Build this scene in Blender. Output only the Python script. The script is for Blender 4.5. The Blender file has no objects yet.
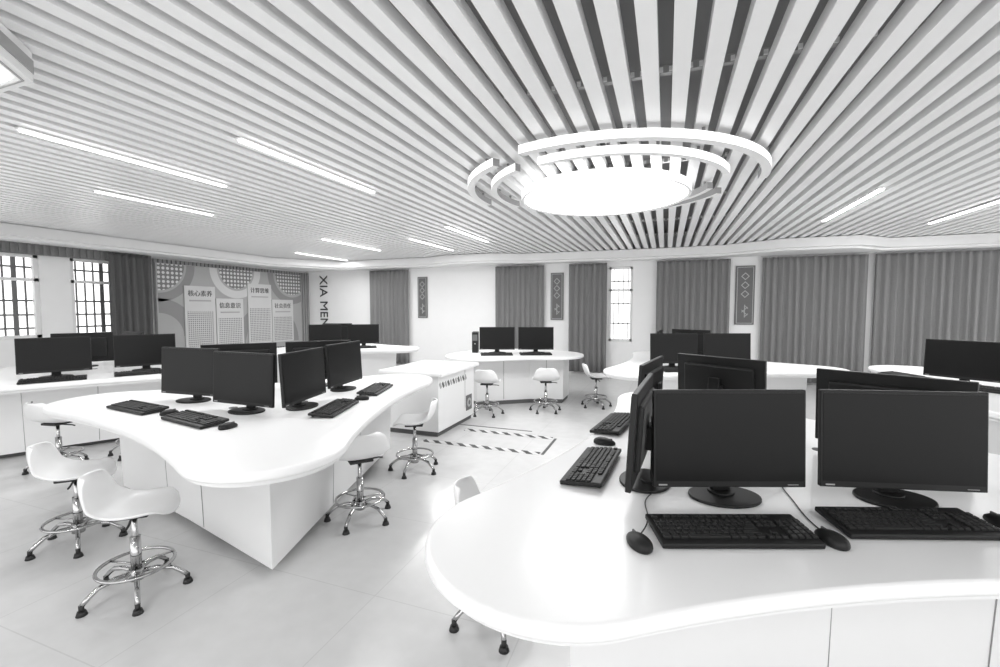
import bpy, bmesh, math, random
from mathutils import Vector, Matrix
random.seed(4)
sc=bpy.context.scene
COL=bpy.context.collection
sc.view_settings.view_transform='Standard'
sc.view_settings.look='None'
sc.view_settings.exposure=0.27
PI=math.pi
rad=math.radians

# ------------------------------------------------------------ materials
def mat(name,c,rough=.5,metal=0,emit=0,coat=0,noise=0,nscale=20,bump=0,spec=.5):
    m=bpy.data.materials.new(name); m.use_nodes=True; nt=m.node_tree
    b=nt.nodes['Principled BSDF']
    b.inputs['Base Color'].default_value=(c,c,c,1); b.inputs['Roughness'].default_value=rough
    b.inputs['Metallic'].default_value=metal
    b.inputs['Specular IOR Level'].default_value=spec
    if coat: b.inputs['Coat Weight'].default_value=coat; b.inputs['Coat Roughness'].default_value=.12
    if emit:
        b.inputs['Emission Color'].default_value=(1,1,1,1); b.inputs['Emission Strength'].default_value=emit
    if noise or bump:
        tc=nt.nodes.new('ShaderNodeTexCoord'); n=nt.nodes.new('ShaderNodeTexNoise'); n.inputs['Scale'].default_value=nscale
        n.inputs['Detail'].default_value=4
        nt.links.new(tc.outputs['Object'],n.inputs['Vector'])
        if noise:
            r=nt.nodes.new('ShaderNodeMapRange'); r.inputs['To Min'].default_value=c*(1-noise); r.inputs['To Max'].default_value=c*(1+noise)
            nt.links.new(n.outputs['Fac'],r.inputs['Value']); nt.links.new(r.outputs['Result'],b.inputs['Base Color'])
        if bump:
            bp=nt.nodes.new('ShaderNodeBump'); bp.inputs['Strength'].default_value=bump; bp.inputs['Distance'].default_value=.01
            nt.links.new(n.outputs['Fac'],bp.inputs['Height']); nt.links.new(bp.outputs['Normal'],b.inputs['Normal'])
    return m
def math_node(nt,op,a,b=None):
    n=nt.nodes.new('ShaderNodeMath'); n.operation=op
    for i,x in enumerate((a,b)):
        if x is None: continue
        if isinstance(x,(int,float)): n.inputs[i].default_value=x
        else: nt.links.new(x,n.inputs[i])
    return n.outputs[0]
def mix_color(nt,fac,c0,c1,bsdf):
    r=nt.nodes.new('ShaderNodeMapRange'); r.inputs['To Min'].default_value=c0; r.inputs['To Max'].default_value=c1
    nt.links.new(fac,r.inputs['Value']); nt.links.new(r.outputs['Result'],bsdf.inputs['Base Color'])
M_white=mat('white_lacquer',.85,.34,coat=.12,noise=.015,nscale=3)
M_body=mat('white_panel',.78,.35,noise=.02,nscale=4)
M_wall=mat('wall_paint',.86,.7,noise=.02,nscale=6)
M_slat=mat('slat_white',.88,.35,noise=.02,nscale=8)
M_plen=mat('plenum_grey',.33,.9,noise=.1,nscale=3)
M_soff=mat('soffit_white',.82,.6,noise=.02,nscale=4)
M_hous=mat('lamp_housing_grey',.30,.5,noise=.05,nscale=8)
M_black=mat('black_plastic',.011,.45,noise=.1,nscale=60,spec=.3)
M_screen=mat('screen_black',.007,.3,noise=.1,nscale=5,spec=.18)
M_key=mat('key_black',.020,.5,noise=.1,nscale=40,spec=.3)
M_gap=mat('seam_dark',.10,.7,noise=.1)
M_seam=mat('seam_grey',.30,.7,noise=.1)
M_chrome=mat('chrome',.45,.12,metal=1,noise=.02)
M_rub=mat('rubber_black',.02,.6,noise=.1)
M_seat=mat('seat_plastic',.80,.3,coat=.2,noise=.015,nscale=5)
M_glow=mat('led_diffuser',.8,.5,emit=1.0,noise=.01)
M_disc=mat('led_disc_diffuser',.8,.5,emit=2.4,noise=.01)
M_strip=mat('led_strip',.9,.5,emit=5.0,noise=.01)
M_curt=mat('curtain_cloth',.21,.9,noise=.12,nscale=60,bump=.2)
M_curt2=mat('curtain_cloth_dark',.10,.9,noise=.12,nscale=60,bump=.2)
M_fab=mat('valance_grey',.20,.9,noise=.1,nscale=30)
M_rib=mat('rib_panel',.28,.6,noise=.08)
M_frame=mat('window_frame',.14,.5,noise=.05)
M_sign=mat('sign_dark',.12,.5,noise=.1)
M_signl=mat('sign_light',.42,.5,noise=.05)
M_text=mat('letter_dark',.04,.5,noise=.05)
M_mur=mat('mural_grey',.36,.5,noise=.06,nscale=2)
M_mur2=mat('mural_mid',.24,.5,noise=.06,nscale=2)
M_card=mat('mural_card',.56,.5,noise=.04,nscale=3)
M_logo=mat('logo_grey',.35,.4,noise=.02)
M_cable=mat('cable_black',.03,.5,noise=.05)
M_steel=mat('runner_steel',.40,.4,metal=.3,noise=.1)
def dots_mat(name,scale,c0,c1,thr=.33):
    m=bpy.data.materials.new(name); m.use_nodes=True; nt=m.node_tree; b=nt.nodes['Principled BSDF']; b.inputs['Roughness'].default_value=.6
    tc=nt.nodes.new('ShaderNodeTexCoord'); s=nt.nodes.new('ShaderNodeSeparateXYZ'); nt.links.new(tc.outputs['Object'],s.inputs[0])
    fy=math_node(nt,'SUBTRACT',math_node(nt,'FRACT',math_node(nt,'MULTIPLY',s.outputs[1],scale)),.5)
    fz=math_node(nt,'SUBTRACT',math_node(nt,'FRACT',math_node(nt,'MULTIPLY',s.outputs[2],scale)),.5)
    d=math_node(nt,'SQRT',math_node(nt,'ADD',math_node(nt,'MULTIPLY',fy,fy),math_node(nt,'MULTIPLY',fz,fz)))
    mix_color(nt,math_node(nt,'LESS_THAN',d,thr),c0,c1,b); return m
M_dots=dots_mat('halftone_dots',11,.18,.64)
M_dots2=dots_mat('halftone_card',22,.54,.18,.32)
def floor_mat():
    m=bpy.data.materials.new('floor_tiles'); m.use_nodes=True; nt=m.node_tree; b=nt.nodes['Principled BSDF']
    b.inputs['Roughness'].default_value=.24
    tc=nt.nodes.new('ShaderNodeTexCoord'); s=nt.nodes.new('ShaderNodeSeparateXYZ'); nt.links.new(tc.outputs['Object'],s.inputs[0])
    w=.007
    gx=math_node(nt,'LESS_THAN',math_node(nt,'FRACT',math_node(nt,'DIVIDE',math_node(nt,'ADD',s.outputs[0],50.2),.8)),w)
    gy=math_node(nt,'LESS_THAN',math_node(nt,'FRACT',math_node(nt,'DIVIDE',math_node(nt,'ADD',s.outputs[1],50.1),.8)),w)
    g=math_node(nt,'MAXIMUM',gx,gy)
    n=nt.nodes.new('ShaderNodeTexNoise'); n.inputs['Scale'].default_value=9; n.inputs['Detail'].default_value=6
    nt.links.new(tc.outputs['Object'],n.inputs['Vector'])
    v=math_node(nt,'ADD',.55,math_node(nt,'MULTIPLY',n.outputs['Fac'],.10))
    v=math_node(nt,'SUBTRACT',v,math_node(nt,'MULTIPLY',g,.08))
    nt.links.new(v,b.inputs['Base Color']); return m
M_floor=floor_mat()
def tape_mat():
    m=bpy.data.materials.new('hazard_tape_stripes'); m.use_nodes=True; nt=m.node_tree; b=nt.nodes['Principled BSDF']
    tc=nt.nodes.new('ShaderNodeTexCoord'); s=nt.nodes.new('ShaderNodeSeparateXYZ'); nt.links.new(tc.outputs['Object'],s.inputs[0])
    f=math_node(nt,'FRACT',math_node(nt,'DIVIDE',math_node(nt,'ADD',math_node(nt,'ADD',s.outputs[0],s.outputs[1]),40),.15))
    mix_color(nt,math_node(nt,'GREATER_THAN',f,.5),.05,.6,b); return m
M_tape=tape_mat()

# ------------------------------------------------------------ mesh builder
class MB:
    def __init__(s): s.bm=bmesh.new(); s.mats=[]
    def mi(s,m):
        if m not in s.mats: s.mats.append(m)
        return s.mats.index(m)
    def _tag(s,n0,m,smooth=False):
        i=s.mi(m)
        s.bm.faces.ensure_lookup_table()
        for f in s.bm.faces[n0:]: f.material_index=i; f.smooth=smooth
    def box(s,c,size,m,rot=None,bevel=0,seg=2):
        n0=len(s.bm.faces)
        t=bmesh.new(); bmesh.ops.create_cube(t,size=1); 
        bmesh.ops.scale(t,vec=Vector(size),verts=t.verts)
        if bevel: bmesh.ops.bevel(t,geom=t.edges[:],offset=bevel,segments=seg,profile=.5,affect='EDGES')
        M=Matrix.Translation(Vector(c)) @ (rot.to_4x4() if rot else Matrix.Identity(4))
        bmesh.ops.transform(t,matrix=M,verts=t.verts)
        s.merge(t); s._tag(n0,m,False)
    def merge(s,t):
        mp={}
        for v in t.verts: mp[v]=s.bm.verts.new(v.co)
        for f in t.faces:
            try: s.bm.faces.new([mp[v] for v in f.verts])
            except ValueError: pass
        t.free()
    def cyl(s,p0,p1,r,m,seg=16,r2=None,smooth=True):
        n0=len(s.bm.faces); p0=Vector(p0);p1=Vector(p1); d=p1-p0
        t=bmesh.new(); bmesh.ops.create_cone(t,cap_ends=True,segments=seg,radius1=r,radius2=r if r2 is None else r2,depth=d.length)
        q=Vector((0,0,1)).rotation_difference(d.normalized()).to_matrix().to_4x4()
        bmesh.ops.transform(t,matrix=Matrix.Translation((p0+p1)/2)@q,verts=t.verts)
        s.merge(t); s._tag(n0,m,smooth)
        s.bm.faces.ensure_lookup_table()
        for f in s.bm.faces[n0:]:
            if len(f.verts)>4: f.smooth=False
    def tube(s,pts,r,m,seg=8,closed=False):
        n0=len(s.bm.faces); pts=[Vector(p) for p in pts]; n=len(pts); rings=[]
        for i,p in enumerate(pts):
            if closed: d=pts[(i+1)%n]-pts[i-1]
            else: d=pts[min(i+1,n-1)]-pts[max(i-1,0)]
            d.normalize(); up=Vector((0,0,1)) if abs(d.z)<.95 else Vector((1,0,0))
            a=d.cross(up).normalized(); b=d.cross(a)
            rings.append([s.bm.verts.new(p+a*r*math.cos(2*PI*k/seg)+b*r*math.sin(2*PI*k/seg)) for k in range(seg)])
        for i in range(n if closed else n-1):
            A=rings[i];B=rings[(i+1)%n]
            for k in range(seg): s.bm.faces.new((A[k],A[(k+1)%seg],B[(k+1)%seg],B[k]))
        if not closed: s.bm.faces.new(rings[0]); s.bm.faces.new(rings[-1][::-1])
        s._tag(n0,m,True)
    def prism(s,outl,z0,z1,m,bevel=0,seg=3,smooth=False,taper=None):
        n0=len(s.bm.faces); t=bmesh.new()
        lo=[t.verts.new((x,y,z0)) for x,y in (taper or outl)]; hi=[t.verts.new((x,y,z1)) for x,y in outl]
        n=len(outl); t.faces.new(lo[::-1]); t.faces.new(hi)
        for i in range(n): t.faces.new((lo[i],lo[(i+1)%n],hi[(i+1)%n],hi[i]))
        bmesh.ops.recalc_face_normals(t,faces=t.faces)
        if bevel:
            ed=[e for e in t.edges if abs(e.verts[0].co.z-e.verts[1].co.z)<1e-6]
            bmesh.ops.bevel(t,geom=ed,offset=bevel,segments=seg,profile=.5,affect='EDGES')
        s.merge(t); s._tag(n0,m,smooth)
        s.bm.faces.ensure_lookup_table()
        for f in s.bm.faces[n0:]:
            if len(f.verts)>4: f.smooth=False
    def arc(s,c,ri,ro,a0,a1,z0,z1,mbot,mside,n=48,minner=None):
        V=[]; ib=s.mi(mbot); iss=s.mi(mside); ii=s.mi(minner or mside)
        for i in range(n+1):
            a=rad(a0+(a1-a0)*i/n); ca,sa=math.cos(a),math.sin(a)
            V.append([s.bm.verts.new((c[0]+r*ca,c[1]+r*sa,z)) for r,z in ((ri,z0),(ro,z0),(ro,z1),(ri,z1))])
        for i in range(n):
            for k in range(4):
                f=s.bm.faces.new((V[i][k],V[i][(k+1)%4],V[i+1][(k+1)%4],V[i+1][k])); f.material_index=(ib,iss,ii,ii)[k]
        for f in (s.bm.faces.new(V[0]),s.bm.faces.new(V[-1][::-1])): f.material_index=ii
    def mesh(s,name):
        bmesh.ops.recalc_face_normals(s.bm,faces=s.bm.faces)
        me=bpy.data.meshes.new(name); s.bm.to_mesh(me); s.bm.free()
        for m in s.mats: me.materials.append(m)
        return me
    def obj(s,name,loc=(0,0,0),rz=0):
        return place(name,s.mesh(name),loc,rz)
def place(name,me,loc=(0,0,0),rz=0):
    o=bpy.data.objects.new(name,me); COL.objects.link(o); o.location=loc; o.rotation_euler=(0,0,rz); return o

# ------------------------------------------------------------ room
XL,XR,YB,YF=-9.8,6.6,10.4,-2.5
b=MB(); b.box(((XL+XR)/2,(YB+YF)/2,-.05),(XR-XL+.4,YB-YF+.4,.1),M_floor); b.obj('floor')
wx0,wx1,wz0,wz1=-1.22,-.70,.75,2.42
b=MB()
def bw(x0,x1,z0,z1): b.box(((x0+x1)/2,YB+.1,(z0+z1)/2),(x1-x0,.2,z1-z0),M_wall)
bw(XL-.2,wx0,0,3.1); bw(wx1,XR,0,3.1); bw(wx0,wx1,0,wz0); bw(wx0,wx1,wz1,3.1)
b.obj('wall_back')
b=MB()
def lw(y0,y1,z0,z1): b.box((XL-.1,(y0+y1)/2,(z0+z1)/2),(.2,y1-y0,z1-z0),M_wall)
W1=(2.0,4.42); W2=(4.84,5.75); wz=(1.0,2.38)
lw(YF,W1[0],0,3.1); lw(W1[1],W2[0],0,3.1); lw(W2[1],YB,0,3.1)
for w in (W1,W2): lw(w[0],w[1],0,wz[0]); lw(w[0],w[1],wz[1],3.1)
b.obj('wall_left')
b=MB(); b.box(((XL+XR)/2,(YB+YF)/2,3.15),(XR-XL+.4,YB-YF+.4,.1),M_plen); b.obj('ceiling')
b=MB(); b.box((XL+.01,(YF+YB)/2,.05),(.02,YB-YF,.1),M_body); b.obj('baseboard_left')
b=MB(); b.box(((XL+XR)/2,YB-.01,.05),(XR-XL-.06,.02,.1),M_body); b.obj('baseboard_back')
def window_left(name,y0,y1,z0,z1):
    b=MB(); x=XL-.06
    for y in (y0+.03,y1-.03): b.box((x,y,(z0+z1)/2),(.07,.06,z1-z0),M_body)
    for z in (z0+.03,z1-.03,z0+(z1-z0)*.7): b.box((x,(y0+y1)/2,z),(.07,y1-y0,.05),M_body)
    n=max(3,int((y1-y0)/.13))
    for i in range(1,n): 
        y=y0+(y1-y0)*i/n; b.box((x-.06,y,(z0+z1)/2),(.022,.022 if i%4 else .06,z1-z0-.02),M_frame)
    for k in (.12,.28,.45,.7,.85): b.box((x-.06,(y0+y1)/2,z0+(z1-z0)*k),(.02,y1-y0,.03),M_frame)
    b.obj(name)
window_left('window_1',W1[0],W1[1],wz[0],wz[1]); window_left('window_2',W2[0],W2[1],wz[0],wz[1])
b=MB(); y=YB+.06
for x in (wx0+.03,wx1-.03): b.box((x,y,(wz0+wz1)/2),(.05,.07,wz1-wz0),M_body)
for z in (wz0+.03,wz1-.03,1.9): b.box(((wx0+wx1)/2,y,z),(wx1-wx0,.07,.05),M_body)
for i in range(1,5): b.box((wx0+(wx1-wx0)*i/5,y+.06,(wz0+wz1)/2),(.018,.02,wz1-wz0),M_logo)
for z in (1.15,1.6,2.1): b.box(((wx0+wx1)/2,y+.06,z),(wx1-wx0,.02,.025),M_logo)
b.obj('window_3')

inner=[(-8.75,YF+.2),(-8.75,8.3),(-7.95,9.5),(-5.3,9.5),(-4.7,9.25),(-3.6,9.25),(-3.0,9.55),(-.2,9.65),(1.0,9.55),(1.9,9.05),(3.0,9.05),(3.6,9.6),(5.6,9.5),(5.6,YF+.2)]
def ring_mesh(name,outer,inner,z0,z1,m):
    cu=bpy.data.curves.new(name,'CURVE'); cu.dimensions='2D'; cu.fill_mode='BOTH'; cu.extrude=(z1-z0)/2
    for pts in (outer,inner):
        sp=cu.splines.new('POLY'); sp.points.add(len(pts)-1); sp.use_cyclic_u=True
        for i,(x,y) in enumerate(pts): sp.points[i].co=(x,y,0,1)
    o=bpy.data.objects.new(name+'_c',cu); COL.objects.link(o); o.location=(0,0,(z0+z1)/2)
    bpy.context.view_layer.update()
    me=bpy.data.meshes.new_from_object(o.evaluated_get(bpy.context.evaluated_depsgraph_get()))
    me.materials.clear(); me.materials.append(m)
    loc=o.location.copy(); bpy.data.objects.remove(o); bpy.data.curves.remove(cu)
    return place(name,me,loc)
outer=[(XL,YF),(XL,YB),(XR,YB),(XR,YF)]
ring_mesh('trim_1',outer,inner,2.54,2.695,M_soff)
def offset(pts,d):
    n=len(pts);out=[]
    for i in range(n):
        p=Vector(pts[i]);a=Vector(pts[i-1]);c=Vector(pts[(i+1)%n])
        e1=(p-a).normalized();e2=(c-p).normalized(); n1=Vector((-e1.y,e1.x));n2=Vector((-e2.y,e2.x))
        k=(n1+n2); k=k/max(.3,k.dot(n1)) ; out.append(tuple(p+k*d))
    return out
ring_mesh('trim_2',offset(inner,.34),offset(inner,.12),2.505,2.54,M_soff)

# ceiling slats
b=MB(); x=XL+.25; pitch=.15
while x<XR-.1:
    b.box((x,(YF+YB-.1)/2,2.74),(.084,YB-YF-.2,.07),M_slat); x+=pitch
b.obj('ceiling_slats')
b=MB()
for yy in (.2,1.45,2.7,4.3,5.7,7.1,8.5):
    b.box(((XL+XR)/2,yy,2.80),(XR-XL-.2,.035,.04),M_steel)
    xx=XL+.3
    while xx<XR-.2:
        b.box((xx,yy-.022,2.795),(.02,.012,.024),M_wall); xx+=.05
b.obj('ceiling_support_runners')

strips=[(-4.07,1.78,3.27),(-2.85,2.42,3.96),(-5.47,2.95,4.2),(-5.58,6.3,7.95),(-7.5,7.65,9.3),(-4.15,6.8,8.45),(-3.04,5.98,7.58),(2.0,5.6,7.38),(3.46,6.6,8.1),(-1.9,-1.6,-.1),(1.6,-1.6,-.1)]
for xs,y0,y1 in strips:
    b=MB(); b.box((xs,(y0+y1)/2,2.684),(.04,y1-y0,.012),M_strip); b.box((xs,(y0+y1)/2,2.696),(.06,y1-y0+.03,.012),M_soff)
    b.obj('led_strip_light')

# circular pendant fixture : lit disc with slim broken rings
RC=(-.56,4.42); DC=(-.60,4.56)
b=MB()
b.arc(DC,.775,.80,0,360,2.56,2.63,M_soff,M_glow,96,M_hous)
b.cyl((DC[0],DC[1],2.57),(DC[0],DC[1],2.62),.775,M_disc,96,smooth=False)
b.cyl((DC[0],DC[1],2.62),(DC[0],DC[1],2.70),.55,M_hous,96,smooth=False)
for ri,ro,a0,a1 in ((1.28,1.35,-110,2),(1.24,1.305,172,236),(1.00,1.055,-112,-12),(1.03,1.085,160,236),(.93,.98,15,88),(1.10,1.15,25,92)):
    b.arc(RC,ri,ro,a0,a1,2.61,2.668,M_soff,M_glow,48,M_hous)
    rm=(ri+ro)/2
    for q in range(5):
        a=rad(a0+(a1-a0)*(q+.5)/5); b.cyl((RC[0]+rm*math.cos(a),RC[1]+rm*math.sin(a),2.668),(RC[0]+rm*math.cos(a),RC[1]+rm*math.sin(a),2.704),.012,M_hous,8)
b.obj('circular_ring_ceiling_light')
# faceted LED frame light at left
b=MB(); HC=(-3.21,.37)
def polyr(c,ro,ri,z0,z1,m,N=8,off=67):
    n0=len(b.bm.faces); V=[]
    for i in range(N):
        a=rad(off+360/N*i); V.append([b.bm.verts.new((c[0]+r*math.cos(a),c[1]+r*math.sin(a),z)) for r,z in ((ri,z0),(ro,z0),(ro,z1),(ri,z1))])
    for i in range(N):
        A=V[i];B=V[(i+1)%N]
        for k in range(4): b.bm.faces.new((A[k],A[(k+1)%4],B[(k+1)%4],B[k]))
    b._tag(n0,m)
polyr(HC,1.0,.70,2.56,2.70,M_soff); polyr(HC,.93,.895,2.552,2.562,M_strip); polyr(HC,1.004,1.0,2.60,2.66,M_logo); polyr(HC,.97,.96,2.556,2.562,M_logo)
b.obj('polygonal_ceiling_light')

# ------------------------------------------------------------ curtains
def curtain(name,p0,p1,z0,z1,m,fold=.13,amp=.035):
    p0=Vector(p0);p1=Vector(p1); L=(p1-p0).length; d=(p1-p0)/L; nrm=Vector((-d.y,d.x))
    n=int(L/fold*10); bm=bmesh.new(); rows=[]
    zs=[z0,z0+.4,z0+1,z0+1.7,z1-.25,z1-.08,z1]
    ph=random.random()*6
    for j,z in enumerate(zs):
        row=[]
        t=(z-z0)/(z1-z0)
        for i in range(n+1):
            s=i/n*L
            w=s/fold*2*PI+ph+.8*math.sin(s*3.1+ph)+.25*math.sin(s*9+t*2)
            a=amp*(1-.35*t)*(math.sin(w)+.25*math.sin(2.3*w+t*1.5))
            p=p0+d*s+nrm*a
            row.append(bm.verts.new((p.x,p.y,z)))
        rows.append(row)
    for j in range(len(zs)-1):
        for i in range(n): f=bm.faces.new((rows[j][i],rows[j][i+1],rows[j+1][i+1],rows[j+1][i])); f.smooth=True
    me=bpy.data.meshes.new(name); bm.to_mesh(me); bm.free(); me.materials.append(m)
    o=place(name,me); md=o.modifiers.new('s','SOLIDIFY'); md.thickness=.006
    return o
cy=YB-.13
for x0,x1 in ((-7.56,-6.36),(-3.91,-2.7),(-2.1,-1.24),(-.2,1.22),(1.79,3.52),(3.62,6.2)):
    curtain('window_curtain',(x0,cy),(x1,cy),.04,2.50,M_curt)
curtain('window_curtain',(XL+.24,6.02),(XL+.24,5.30),.3,2.50,M_curt2)
b=MB(); b.box((XL+.10,(YF+6.1)/2,2.52-.02),(.04,6.1-YF,.26),M_fab)
yy=YF+.05
while yy<6.1: b.box((XL+.13,yy,2.50),(.03,.05,.25),M_fab,bevel=.008); yy+=.1
b.obj('curtain_valance')
b=MB(); b.box((XL+.03,8.28,1.35),(.03,4.2,2.3),M_rib)
yy=6.2
while yy<10.36: b.box((XL+.06,yy,1.35),(.04,.055,2.3),M_rib); yy+=.09
b.obj('ribbed_wall_panel')
b=MB(); mx=XL+.10
b.box((mx,8.1,1.45),(.03,3.85,1.94),M_mur)
def disc_clip(cyy,cz,r,m,x,a0=0,a1=360,ri=0):
    n0=len(b.bm.faces); N=40; prev=None
    for i in range(N+1):
        a=rad(a0+(a1-a0)*i/N)
        cur=[]
        for rr in (ri,r):
            yy=min(10.02,max(6.18,cyy+rr*math.cos(a))); zz=min(2.41,max(.5,cz+rr*math.sin(a)))
            cur.append(b.bm.verts.new((x,yy,zz)))
        if prev: 
            try: b.bm.faces.new((prev[0],prev[1],cur[1],cur[0]))
            except ValueError: pass
        prev=cur
    b._tag(n0,m)
disc_clip(6.2,2.41,.55,M_dots,mx+.018,270,360); disc_clip(6.2,2.41,.78,M_mur2,mx+.018,270,360,.6)
disc_clip(8.0,2.41,.45,M_dots,mx+.018,180,360); disc_clip(8.0,2.41,.68,M_card,mx+.018,180,360,.5)
disc_clip(9.7,2.41,.55,M_dots,mx+.018,180,360); disc_clip(9.7,2.41,.8,M_mur2,mx+.018,180,360,.62)
disc_clip(6.2,.9,.8,M_mur2,mx+.018,0,90,.5); disc_clip(8.9,.6,1.0,M_mur2,mx+.018,0,180,.7)
def text(name,body,size,loc,rot,m,parent=None,ext=.004):
    cu=bpy.data.curves.new(name,'FONT'); cu.body=body; cu.size=size; cu.extrude=ext; cu.align_x='CENTER'; cu.align_y='CENTER'
    cu.materials.append(m); o=bpy.data.objects.new(name,cu); COL.objects.link(o); o.location=loc; o.rotation_euler=rot
    if parent: o.parent=parent
    return o
cards=((6.72,7.42,.6,1.98,'核心素养'),(7.44,8.14,.6,1.72,'信息意识'),(8.28,8.98,.6,2.1,'计算思维'),(9.0,9.7,.6,1.72,'社会责任'))
for y0,y1,z0,z1,tx in cards:
    b.box((mx+.03,(y0+y1)/2,(z0+z1)/2),(.02,y1-y0,z1-z0),M_card)
    b.box((mx+.043,(y0+y1)/2,z0+(z1-z0)*.32),(.006,(y1-y0)*.86,(z1-z0)*.56),M_dots2)
    b.box((mx+.043,(y0+y1)/2,z1-.32),(.006,(y1-y0)*.7,.03),M_logo)
mural=b.obj('wall_mural_display_board')
for y0,y1,z0,z1,tx in cards: text('poster_heading',tx,.14,(mx+.045,(y0+y1)/2,z1-.17),(PI/2,0,PI/2),M_sign,parent=mural)
text('wall_lettering','XIA MEN',.38,(-9.22,YB-.012,1.68),(PI/2,PI/2,0),M_text,ext=.006)
for x0,x1,z0,z1 in ((-6.12,-5.84,1.24,2.31),(-2.55,-2.25,1.22,2.32),(1.33,1.68,1.16,2.36)):
    b=MB(); cx=(x0+x1)/2;cz=(z0+z1)/2;w=x1-x0;h=z1-z0;y=YB-.02
    b.box((cx,y,cz),(w,.03,h),M_sign,bevel=.005)
    for dx in (-1,1): b.box((cx+dx*(w/2-.03),y-.017,cz),(.012,.006,h-.06),M_signl)
    for dz in (-1,1): b.box((cx,y-.017,cz+dz*(h/2-.03)),(w-.06,.006,.012),M_signl)
    for q in range(3):
        b.box((cx,y-.017,cz+h*.32-q*h*.15),(.11,.006,.11),M_signl,rot=Matrix.Rotation(PI/4,3,'Y'))
        b.box((cx,y-.021,cz+h*.32-q*h*.15),(.08,.006,.08),M_sign,rot=Matrix.Rotation(PI/4,3,'Y'))
    g=M_signl; zc=cz-h*.27
    b.box((cx,y-.017,zc),(.016,.006,.26),g)
    for s1 in (1,-1):
        b.box((cx+.03,y-.017,zc+s1*.085),(.095,.006,.014),g,rot=Matrix.Rotation(s1*PI/4,3,'Y'))
        b.box((cx-.0,y-.017,zc+s1*.03),(.15,.006,.014),g,rot=Matrix.Rotation(-s1*PI/4,3,'Y'))
    b.obj('hanging_wall_sign')

# ------------------------------------------------------------ desks
def trefoil(s=1.0,Lr=1.42,r=.43,w=1.0,na=-90,grow=0):
    R=(w*w+Lr*Lr-Lr*w-r*r)/(2*r-2*w+Lr)
    pts=[]; r_=r+grow; R_=R-grow
    for k in range(3):
        en=rad(na+120*k); ln=rad(na+60+120*k)
        lc=Vector((math.cos(ln),math.sin(ln)))*Lr
        ca=Vector((math.cos(en),math.sin(en)))*(R+w); cb=Vector((math.cos(en+2*PI/3),math.sin(en+2*PI/3)))*(R+w)
        vm=-ca; a_mid=math.atan2(vm.y,vm.x); vt=lc-ca; a_t=math.atan2(vt.y,vt.x)
        d=(a_t-a_mid+PI)%(2*PI)-PI
        for i in range(13):
            a=a_mid+d*i/13; pts.append(ca+Vector((math.cos(a),math.sin(a)))*R_)
        a0=math.atan2(-(vt.y),-(vt.x)); vt2=lc-cb; a1=math.atan2(-vt2.y,-vt2.x)
        dd=(a1-a0)%(2*PI)
        for i in range(37):
            a=a0+dd*i/36; pts.append(lc+Vector((math.cos(a),math.sin(a)))*r_)
        vm=-cb; a_mid=math.atan2(vm.y,vm.x); a_t=math.atan2(vt2.y,vt2.x); d=(a_mid-a_t+PI)%(2*PI)-PI
        for i in range(1,13):
            a=a_t+d*i/13; pts.append(cb+Vector((math.cos(a),math.sin(a)))*R_)
    return [(p.x*s,p.y*s) for p in pts]
def star(rl,rw,na=-90):
    pts=[]
    for k in range(3):
        a=rad(na+120*k); pts.append((rw*math.cos(a),rw*math.sin(a)))
        l=rad(na+60+120*k); pts.append((rl*math.cos(l),rl*math.sin(l)))
    return pts
def desk_mesh(s,w=1.0):
    b=MB()
    b.prism(trefoil(s,w=w),.712,.76,M_white,bevel=.016,seg=3,smooth=True)
    b.prism(trefoil(s,w=w,grow=-.03),.69,.713,M_body)
    st=star(1.38*s,.68*s); st0=star(1.35*s,.655*s)
    b.prism(st,.05,.69,M_body,taper=st0)
    b.prism(star(1.2*s,.56*s),0.0,.05,M_gap)
    for i in range(6):
        p=Vector(st[i]);q=Vector(st[(i+1)%6]); p0=Vector(st0[i]);q0=Vector(st0[(i+1)%6])
        f=.24 if i%2==0 else .76
        n=Vector((q.y-p.y,p.x-q.x)).normalized()
        u=p.lerp(q,f);v=p0.lerp(q0,f)
        b.tube([(u.x+n.x*.001,u.y+n.y*.001,.68),(v.x+n.x*.001,v.y+n.y*.001,.06)],.0022,M_seam,4)
        u=p.lerp(q,f+.06); v=p0.lerp(q0,f+.06); c=u.lerp(v,.22)
        b.cyl((c.x-n.x*.004,c.y-n.y*.004,.55),(c.x+n.x*.006,c.y+n.y*.006,.55),.011,M_chrome,12)
        b.cyl((c.x+n.x*.004,c.y+n.y*.004,.55),(c.x+n.x*.008,c.y+n.y*.008,.55),.006,M_rub,10)
    for k in range(3):
        a=rad(-90+120*k); b.cyl((.3*s*math.cos(a),.3*s*math.sin(a),.758),(.3*s*math.cos(a),.3*s*math.sin(a),.763),.03,M_gap,20)
    return b.mesh('trefoil_computer_desk')
dm=desk_mesh(1.0,.98); dm9=desk_mesh(.9); dml=desk_mesh(.93,1.02)
def desk(me,c,na): return place('trefoil_computer_desk',me,(c[0],c[1],0),rad(na+90))
desk(dm,(.575,2.515),-69)
desk(dml,(-2.94,2.69),-103)
desk(dm,(-6.5,3.1),-28)
desk(dm9,(-5.95,7.0),-50)
desk(dm9,(.42,6.6),-65)
desk(dm,(3.42,5.5),-65)
def catmull(P,n=8):
    out=[];N=len(P)
    for i in range(N):
        p0,p1,p2,p3=[Vector(P[(i+k-1)%N]) for k in range(4)]
        for j in range(n):
            t=j/n; out.append(tuple(.5*((2*p1)+(p2-p0)*t+(2*p0-5*p1+4*p2-p3)*t*t+(3*p1-p0-3*p2+p3)*t**3)))
    return out
o4=[(-3.28,6.5),(-3.1,6.1),(-2.75,5.95),(-2.35,6.15),(-1.95,6.45),(-1.65,6.55),(-1.32,6.75),(-1.22,7.2),(-1.5,7.6),(-2.1,7.8),(-2.8,7.7),(-3.15,7.2)]
b=MB(); b.prism(catmull(o4),.715,.76,M_white,bevel=.014,smooth=True)
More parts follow.
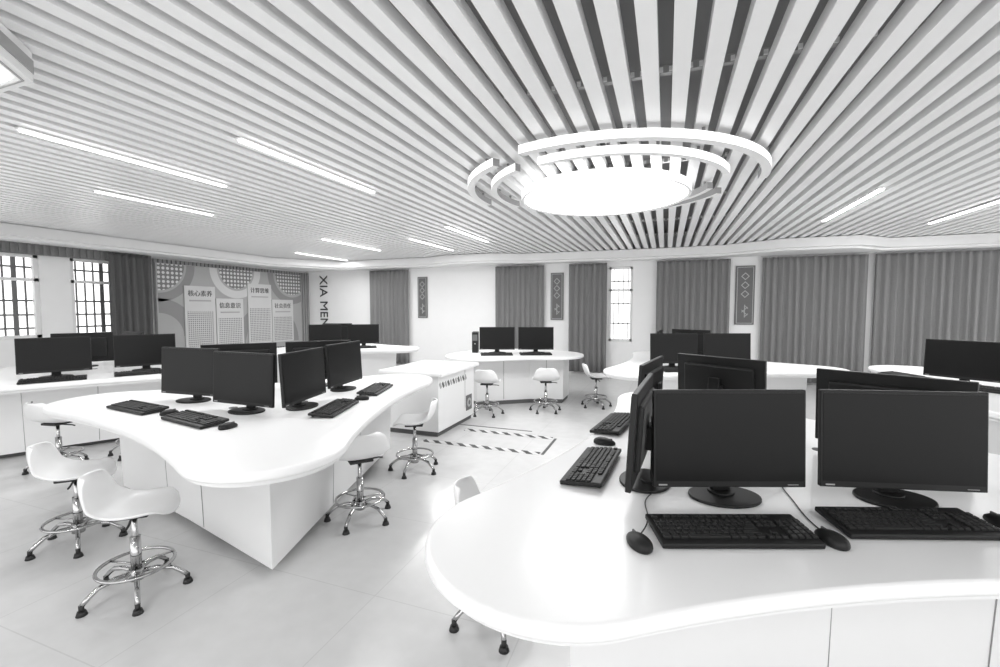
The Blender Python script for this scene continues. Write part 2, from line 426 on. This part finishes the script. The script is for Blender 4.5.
b4=[(-3.0,6.55),(-2.7,6.3),(-2.0,6.8),(-1.5,6.95),(-1.5,7.4),(-2.7,7.5)]
b.prism(b4,.06,.716,M_body); b.prism([(x*.97-.06,y*.97+.2) for x,y in b4],0,.06,M_gap)
for i in range(3):
    p=Vector(b4[i]);q=Vector(b4[i+1]); u=p.lerp(q,.5); b.tube([(u.x,u.y-.002,.69),(u.x,u.y-.002,.08)],.004,M_seam,4)
b.obj('lobed_computer_desk')
b=MB()
b.box((-2.80,5.08,.7375),(.85,1.1,.045),M_white,bevel=.01)
b.box((-2.80,5.08,.39),(.72,1.02,.66),M_body,bevel=.004); b.box((-2.80,5.08,.03),(.66,.96,.06),M_gap)
for i in range(11):
    yy=4.62+i*.07
    b.box((-2.438,yy,.60),(.004,.035,.07),M_gap if i%2 else M_logo,rot=Matrix.Rotation(.6,3,'X'))
b.box((-2.438,5.3,.45),(.004,.004,.5),M_seam)
b.box((-2.438,5.42,.25),(.006,.18,.20),M_sign)
b.cyl((-2.44,5.42,.25),(-2.43,5.42,.25),.06,M_signl,20); b.cyl((-2.44,5.42,.25),(-2.428,5.42,.25),.03,M_sign,20)
b.obj('console_desk')

# ------------------------------------------------------------ monitor / keyboard / mouse / stool
ZT=.7605
def monitor_mesh():
    b=MB(); W,H=.58,.372; zc=.055+H/2
    tilt=Matrix.Rotation(rad(-3),3,'X')
    b.box((0,0,zc),(W,.022,H),M_black,rot=tilt,bevel=.004)
    b.box((0,.016,zc),(W*.8,.03,H*.7),M_black,rot=tilt,bevel=.012)
    b.box((0,-.0115,zc+.007),(W-.016,.002,H-.036),M_screen,rot=tilt)
    b.box((-W/2+.035,-.0215,.055+.0115),(.032,.002,.005),M_logo,rot=tilt)
    b.box((W/2-.05,-.0215,.055+.0115),(.04,.002,.002),M_logo,rot=tilt)
    b.box((0,.055,.15),(.075,.022,.29),M_black,bevel=.006)
    b.box((0,.035,.2),(.10,.04,.10),M_black,bevel=.008)
    N=36; outl=[(.135*math.cos(2*PI*i/N),.02+.105*math.sin(2*PI*i/N)) for i in range(N)]
    b.prism(outl,0,.012,M_black,bevel=.004,seg=2)
    b.cyl((0,.05,.01),(0,.05,.02),.05,M_black,24)
    return b.mesh('computer_monitor')
MM=monitor_mesh()
def keyboard_mesh():
    b=MB(); W,D=.50,.175
    tilt=Matrix.Rotation(rad(5),3,'X')
    b.box((0,0,.018),(W,D,.018),M_black,rot=tilt,bevel=.005)
    def key(x,y,w,d): 
        t=Vector((x,y,.0125)); p=tilt@t; b.box((p.x,p.y,.018+p.z),(w-.0035,d-.0035,.008),M_key,rot=tilt,bevel=.0015,seg=1)
    u=.0212; x0=-W/2+.012
    rows=[.062,.034,.0125,-.009,-.0305,-.052]
    for r,y in enumerate(rows):
        if r==0:
            for i in [0,2,3,4,5,6.5,7.5,8.5,9.5,11,12,13,14]: key(x0+u*(i+.5),y,u,u)
        elif r<5:
            st=[0,0,.5,.75,1.25][r]
            if st: key(x0+u*st/2,y,u*st,u)
            n=14 if r==1 else 13-(r>2)-(r>3)
            for i in range(n): key(x0+u*(st+i+.5),y,u,u)
            rest=15-st-n
            if rest>0: key(x0+u*(15-rest/2),y,u*rest,u)
        else:
            x=0
            for w in (1.25,1.25,1.25,6.25,1.25,1.25,1.25,1.25): key(x0+u*(x+w/2),y,u*w,u); x+=w
        for i in range(3):
            if r in (0,1,2) or (r==5) or (r==4 and i==1): key(x0+u*(15.4+i+.5),y,u,u)
        for i in range(4):
            if r: key(x0+u*(18.8+i+.5),y,u,u)
    for s in (-1,1): b.box((s*.2,.07,.008),(.03,.012,.016),M_black)
    for s in (-1,1): b.box((s*.2,-.07,.005),(.03,.012,.010),M_black)
    return b.mesh('computer_keyboard')
KM=keyboard_mesh()
def mouse_mesh():
    bm=bmesh.new(); bmesh.ops.create_uvsphere(bm,u_segments=24,v_segments=14,radius=1)
    for v in bm.verts:
        x,y,z=v.co; 
        zz=max(z,-.35)
        v.co=Vector((x*.034*(1-.1*y),y*.06,(zz+.35)*.027*(1-.18*y)))
    me=bpy.data.meshes.new('computer_mouse'); bm.to_mesh(me); bm.free()
    b=MB(); b.bm.from_mesh(me); b.mi(M_black)
    for f in b.bm.faces: f.smooth=True
    b.box((0,.032,.0285),(.006,.02,.010),M_gap,bevel=.002)
    return b.mesh('computer_mouse')
OM=mouse_mesh()
def stool_mesh():
    b=MB()
    prof=[(.195,-.035,.14),(.18,-.008,.17),(.13,.0,.188),(.06,-.008,.195),(-.03,-.008,.195),(-.10,.005,.193),(-.15,.035,.19),(-.18,.085,.18),(-.198,.145,.16),(-.207,.185,.13),(-.21,.20,.075)]
    n=13; t=bmesh.new(); rows=[]
    for j,(y,z,w) in enumerate(prof):
        row=[]
        for i in range(n):
            s=-1+2*i/(n-1)
            lift=.03*abs(s)**3 if j<7 else 0
            fwd=.05*abs(s)**2.2 if j>=5 else 0
            row.append(t.verts.new((w*s,y+fwd*(1 if j>6 else .5)-(.035*abs(s)**2 if j<3 else 0),z+lift)))
        rows.append(row)
    for j in range(len(prof)-1):
        for i in range(n-1): t.faces.new((rows[j][i],rows[j][i+1],rows[j+1][i+1],rows[j+1][i]))
    bmesh.ops.recalc_face_normals(t,faces=t.faces)
    me=bpy.data.meshes.new('tmp'); t.to_mesh(me); t.free()
    o=bpy.data.objects.new('tmp',me); COL.objects.link(o)
    m1=o.modifiers.new('a','SOLIDIFY'); m1.thickness=.014; m1.offset=0
    m2=o.modifiers.new('b','SUBSURF'); m2.levels=1
    bpy.context.view_layer.update()
    me2=bpy.data.meshes.new_from_object(o.evaluated_get(bpy.context.evaluated_depsgraph_get()))
    me2.transform(Matrix.Translation((0,0,.455)))
    n0=len(b.bm.faces); b.bm.from_mesh(me2); b._tag(n0,M_seat,True)
    bpy.data.objects.remove(o)
    b.box((0,0,.432),(.16,.16,.02),M_rub,bevel=.004)
    b.cyl((0,0,.20),(0,0,.43),.014,M_chrome,16); b.cyl((0,0,.10),(0,0,.30),.024,M_chrome,20); b.cyl((0,0,.07),(0,0,.13),.034,M_chrome,20)
    b.tube([(.02,0,.42),(.14,.02,.415),(.17,.02,.41)],.006,M_rub,6)
    N=40; b.tube([(.165*math.cos(2*PI*i/N),.165*math.sin(2*PI*i/N),.15) for i in range(N)],.009,M_chrome,8,closed=True)
    for k in range(5):
        a=2*PI*k/5+.3; c,s=math.cos(a),math.sin(a)
        b.tube([(r*c,r*s,z) for r,z in ((.02,.11),(.09,.115),(.16,.10),(.20,.07),(.225,.045))],.012,M_chrome,10)
        b.cyl((.225*c,.225*s,.0),(.225*c,.225*s,.022),.024,M_rub,14,r2=.018); b.cyl((.225*c,.225*s,.02),(.225*c,.225*s,.05),.012,M_rub,10)
    for k in range(3):
        a=2*PI*k/3; b.cyl((.02*math.cos(a),.02*math.sin(a),.15),(.165*math.cos(a),.165*math.sin(a),.15),.006,M_chrome,8)
    return b.mesh('swivel_stool')
SM=stool_mesh()
def mon(x,y,n): return place('computer_monitor',MM,(x,y,ZT),rad(n+90))
def kb(x,y,n): return place('computer_keyboard',KM,(x,y,ZT),rad(n+90))
def mouse(x,y,n): return place('computer_mouse',OM,(x,y,ZT),rad(n+90))
def stool(x,y,d): return place('swivel_stool',SM,(x,y,0),rad(d-90))
mon(.235,1.90,-70); mon(.845,2.10,-76)
kb(.21,1.595,-70); kb(.775,1.86,-71)
mouse(-.065,1.43,-60); mouse(.505,1.66,-65); mouse(1.09,1.99,-70)
mon(-.09,1.98,176); mon(-.08,2.85,170)
kb(-.30,2.06,176); kb(-.29,2.88,172); mouse(-.30,2.46,176)
mon(.33,3.2,55); mon(1.0,2.62,60)
mon(-3.52,2.47,-86); mon(-2.80,2.34,-91)
kb(-3.60,2.13,-97); kb(-2.87,2.03,-100); mouse(-3.23,2.11,-95); mouse(-2.52,1.99,-95)
mon(-2.52,2.62,14); mon(-2.72,3.32,10)
kb(-2.24,2.62,18); kb(-2.42,3.36,18); mouse(-2.29,2.99,18)
mon(-3.52,2.92,140); mon(-3.10,3.42,140)
mon(-6.12,2.85,-28); mon(-5.8,3.55,-30); kb(-5.8,2.68,-28); kb(-5.48,3.32,-28)
mon(-6.9,3.5,150); mon(-6.75,2.2,-30); mon(-6.6,3.9,80)
mon(-6.1,6.9,-50); mon(-5.45,7.2,-55); mon(-6.3,7.5,110); kb(-5.25,6.9,-50)
mon(-2.60,6.92,-70); mon(-2.00,7.14,-70); kb(-2.48,6.58,-65); kb(-1.92,6.84,-65)
mon(.10,5.95,-70); mon(.72,6.2,-70); mon(-.08,6.7,175); kb(.2,5.66,-66); mon(.35,7.1,60)
mon(2.70,5.60,225); mon(2.98,4.92,220); kb(2.40,5.95,200); kb(2.72,5.2,220)
b=MB(); b.box((0,0,.17),(.1,.3,.34),M_black,bevel=.006); b.box((0,-.152,.25),(.08,.004,.1),M_sign); b.cyl((0,-.15,.15),(0,-.155,.15),.01,M_signl,12)
b.obj('desktop_computer_tower',(-3.0,6.95,ZT),rad(20))
for s in ((-3.50,1.70,45),(-2.60,1.50,42),(-2.02,2.60,140),(-2.16,3.58,205),(-2.35,5.85,100),(-1.62,6.32,110),(-5.30,2.46,100),(-5.1,3.0,150),(-.74,1.98,10),(-.98,6.9,20)):
    stool(*s)
def cable(pts):
    cu=bpy.data.curves.new('monitor_cable','CURVE'); cu.dimensions='3D'; cu.bevel_depth=.0022
    sp=cu.splines.new('NURBS'); sp.points.add(len(pts)-1); sp.use_endpoint_u=True; sp.order_u=4
    for i,p in enumerate(pts): sp.points[i].co=(*p,1)
    cu.materials.append(M_cable); o=bpy.data.objects.new('monitor_cable',cu); COL.objects.link(o)
z=ZT+.003
cable([(-.06,1.49,z+.01),(-.03,1.62,z),(-.08,1.75,z),(-.03,1.88,z),(.05,2.05,z),(.2,2.2,z),(.45,2.28,z)])
cable([(.50,1.72,z),(.47,1.82,z),(.48,1.98,z),(.45,2.15,z),(.5,2.28,z)])
cable([(.30,2.0,z+.1),(.40,2.02,z),(.5,2.1,z),(.52,2.26,z)])
b=MB(); b.box((-1.87,4.42,.0015),(1.35,.085,.003),M_tape); b.box((-1.75,5.0,.0015),(1.1,.085,.003),M_tape)
b.box((-1.16,4.7,.0015),(.03,.6,.003),M_gap)
b.box((-2.0,5.2,.0015),(1.0,.02,.003),M_gap)
b.obj('hazard_floor_tape')

# ------------------------------------------------------------ light
w=bpy.data.worlds.new('World'); sc.world=w; w.use_nodes=True
w.node_tree.nodes['Background'].inputs[0].default_value=(1,1,1,1); w.node_tree.nodes['Background'].inputs[1].default_value=1.85
def area(name,loc,sx,sy,p,rot=(0,0,0)):
    l=bpy.data.lights.new(name,'AREA'); l.shape='RECTANGLE'; l.size=sx; l.size_y=sy; l.energy=p
    o=bpy.data.objects.new(name,l); COL.objects.link(o); o.location=loc; o.rotation_euler=rot
l=bpy.data.lights.new('ring_lamp','AREA'); l.shape='DISK'; l.size=1.5; l.energy=35
o=bpy.data.objects.new('ring_lamp',l); COL.objects.link(o); o.location=(DC[0],DC[1],2.555)
for xs,y0,y1 in strips: area('strip_lamp',(xs,(y0+y1)/2,2.67),.05,y1-y0,34 if y0>5 else 20)

# ------------------------------------------------------------ camera
f=450.0; th=math.atan(25.5/f); ph=math.atan(166/f*math.cos(th))
cam=bpy.data.cameras.new('camera'); cam.sensor_width=36; cam.lens=f*36/1000; cam.clip_start=.02
co=bpy.data.objects.new('camera',cam); COL.objects.link(co); co.location=(0,0,1.5); co.rotation_euler=(PI/2-th,0,ph); sc.camera=co
